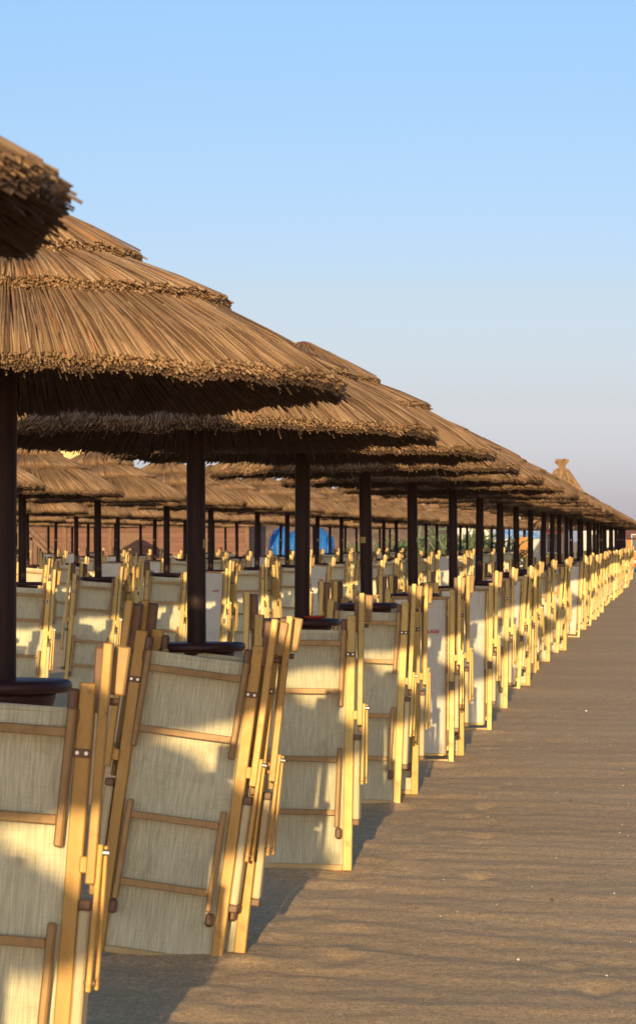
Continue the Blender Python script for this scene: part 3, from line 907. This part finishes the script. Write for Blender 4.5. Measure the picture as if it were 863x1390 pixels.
house('beach_bar', -10.6, -7.6, 160, 3.1, M['white_wall'], 'white beach bar with a long blue board between the far poles', False, True, None, ('blue', 2.15, .55))
house('orange_kiosk', -7.4, -6.3, 158, 3.3, M['orange_wall'], 'orange kiosk with red awning next to the white beach bar', False, True, 'red')
house('white_house', -5.9, -3.2, 170, 3.2, M['white_wall'], 'white single-storey house near the end of the front row', False, True)
house('orange_house', -3.05, 3.6, 185, 1.9, M['orange_wall'], 'orange house with a tiled roof at the right edge beyond the beds', True, rise=.7)

# orange notice board in front of the bar
nb_ = empty('notice_board')
m = MB(); m.box((-6.78, 124, 1.45), (.62, .06, .95)); m.build('panel', M['orange'], nb_)
for x in (-7.05, -6.5):
    m = MB(); m.box((x, 124.06, .96), (.07, .07, 1.92)); m.build('post', M['old_wood'], nb_)
tag(nb_, 'plain orange board on two posts between the far poles', 'board')

# tall straw hut whose tuft sticks out above the thatch
sh_ = empty('straw_hut', (-5.75, 142, 0))
V_ = []
m = MB(); m.lathe([(2.3, 2.3), (2.35, 2.45), (1.75, 3.4), (1.1, 4.4), (.62, 5.1), (.34, 5.5), (.0001, 5.5)], 40); m.build('roof', M['thatch_core'], sh_)
m = MB(); g = random.Random(3)
for k in range(2600):
    a = g.uniform(0, 6.28); t = g.uniform(0, 1)
    r1 = .34 + 2.1 * t; z1 = 5.55 - 3.2 * t
    r0 = max(.3, r1 - .45); z0 = z1 + .66
    if z0 > 5.6: z0 = 5.6
    p0 = Vector((r0 * math.cos(a), r0 * math.sin(a), z0)); p1 = Vector(((r1 + .05) * math.cos(a + .01), (r1 + .05) * math.sin(a + .01), z1))
    m.tube([p0, p1], .018, 4, False)
m.build('thatch', M['thatch'], sh_)
m = MB()
for k in range(150):
    a = g.uniform(0, 6.28); r1 = .36 * g.uniform(.4, 1.1)
    m.tube([(.24 * math.cos(a), .24 * math.sin(a), 5.4), (.17 * math.cos(a), .17 * math.sin(a), 5.75), (r1 * math.cos(a), r1 * math.sin(a), 6.0 + g.uniform(-.05, .15))], .022, 4, False)
m.build('tuft', M['thatch'], sh_)
for k in range(6):
    a = k * 1.047; m = MB(); m.tube([(2.0 * math.cos(a), 2.0 * math.sin(a), 0), (2.0 * math.cos(a), 2.0 * math.sin(a), 2.75)], .08, 10); m.build('post', M['pole'], sh_)
tag(sh_, 'tall conical straw hut with a tied tuft rising above the parasol roofs', 'hut')

# beached boat at the right edge
bt = empty('rowing_boat', (-1.85, 150, 0), (0, 0, R(78)))
def hull(z0, z1, f0, f1, name, mt, top=False):
    m = MB(); ring = []
    def outline(f): return [(f * 1.9 * math.cos(a) * (1.0 if math.cos(a) < 0 else 1.15), f * .72 * math.copysign(abs(math.sin(a)) ** .8, math.sin(a))) for a in [i * 2 * math.pi / 28 for i in range(28)]]
    a0 = outline(f0); a1 = outline(f1)
    vs = [(x, y, z0) for x, y in a0] + [(x, y, z1) for x, y in a1]
    fs = [(i, (i + 1) % 28, 28 + (i + 1) % 28, 28 + i) for i in range(28)]
    if top: fs.append(tuple(range(28, 56)))
    if z0 < .1: fs.append(tuple(range(28))[::-1])
    m.add(vs, fs); return m.build(name, mt, bt, True)
hull(.02, .3, .72, .9, 'hull', M['blue']); hull(.302, .5, .905, .98, 'hull_stripe', M['red']); hull(.502, .66, .985, 1.03, 'gunwale', M['white_wall'], True)
for x in (-.8, .3):
    m = MB(); m.box((x, 0, .70), (.24, 1.2, .05)); m.build('thwart', M['old_wood'], bt)
tag(bt, 'small boat striped blue, red and white beached at the far right', 'boat')

# ------------------------------------------------------------------ light
SUN = Vector((-.063, 1.0, -.166)).normalized()           # direction the sunlight travels
sl = bpy.data.lights.new('sun', 'SUN'); so = bpy.data.objects.new('sun', sl); COL.objects.link(so)
so.rotation_euler = SUN.to_track_quat('-Z', 'Y').to_euler()
sl.energy = 5.0; sl.angle = R(.45); sl.color = (1.0, .75, .41)
W = bpy.data.worlds.new('World'); S.world = W; W.use_nodes = True
nt = W.node_tree; bg = nt.nodes['Background']
sky = nt.nodes.new('ShaderNodeTexSky'); sky.sky_type = 'NISHITA'; sky.sun_disc = False
el = math.asin(-SUN.z); sky.sun_elevation = el
sky.sun_rotation = math.atan2(-SUN.x, -SUN.y)
sky.air_density = 1.0; sky.dust_density = 1.0; sky.ozone_density = 1.0; sky.altitude = 0
# hazy blue grade by height above the horizon
tcw = nt.nodes.new('ShaderNodeTexCoord'); sp = nt.nodes.new('ShaderNodeSeparateXYZ'); nt.links.new(tcw.outputs['Generated'], sp.inputs[0])
mrw = nt.nodes.new('ShaderNodeMapRange'); mrw.inputs['From Min'].default_value = 0; mrw.inputs['From Max'].default_value = .25
nt.links.new(sp.outputs['Z'], mrw.inputs[0])
rw = ramp(nt, [(.0, (.52, .60, 1.35)), (.06, (.425, .47, 1.02)), (0.12, (0.408, 0.442, 0.90)), (0.21, (0.403, 0.408, 0.69)), (0.36, (0.418, 0.423, 0.606)), (0.427, (0.402, 0.431, 0.639)), (0.512, (0.403, 0.443, 0.642)), (0.664, (0.401, 0.465, 0.646)), (0.8, (0.407, 0.489, 0.672))])
nt.links.new(mrw.outputs[0], rw.inputs[0])
gm = nt.nodes.new('ShaderNodeMix'); gm.data_type = 'RGBA'; gm.blend_type = 'MULTIPLY'; gm.inputs['Factor'].default_value = 1; gm.clamp_result = False
nt.links.new(sky.outputs[0], gm.inputs['A']); nt.links.new(rw.outputs[0], gm.inputs['B'])
sc2 = nt.nodes.new('ShaderNodeVectorMath'); sc2.operation = 'SCALE'; sc2.inputs['Scale'].default_value = 2.0
nt.links.new(gm.outputs['Result'], sc2.inputs[0])
nt.links.new(sc2.outputs[0], bg.inputs['Color']); bg.inputs['Strength'].default_value = .147

# ------------------------------------------------------------------ camera
cd = bpy.data.cameras.new('camera'); co = bpy.data.objects.new('camera', cd); COL.objects.link(co)
F = 3600.0
cd.sensor_fit = 'HORIZONTAL'; cd.sensor_width = 24.0; cd.lens = F / 863 * 24
cd.clip_start = .1; cd.clip_end = 6000
co.location = (0, 0, 1.8)
co.rotation_euler = (R(90) + math.atan(38 / F), 0, math.atan(478.5 / F))
cd.dof.use_dof = True; cd.dof.focus_distance = 14.5; cd.dof.aperture_fstop = 14.0
S.camera = co
S.view_settings.view_transform = 'Standard'; S.view_settings.look = 'None'; S.view_settings.exposure = 0; S.view_settings.gamma = 1
S.cycles.max_bounces = 6; S.cycles.diffuse_bounces = 3; S.cycles.glossy_bounces = 2; S.cycles.use_denoising = True
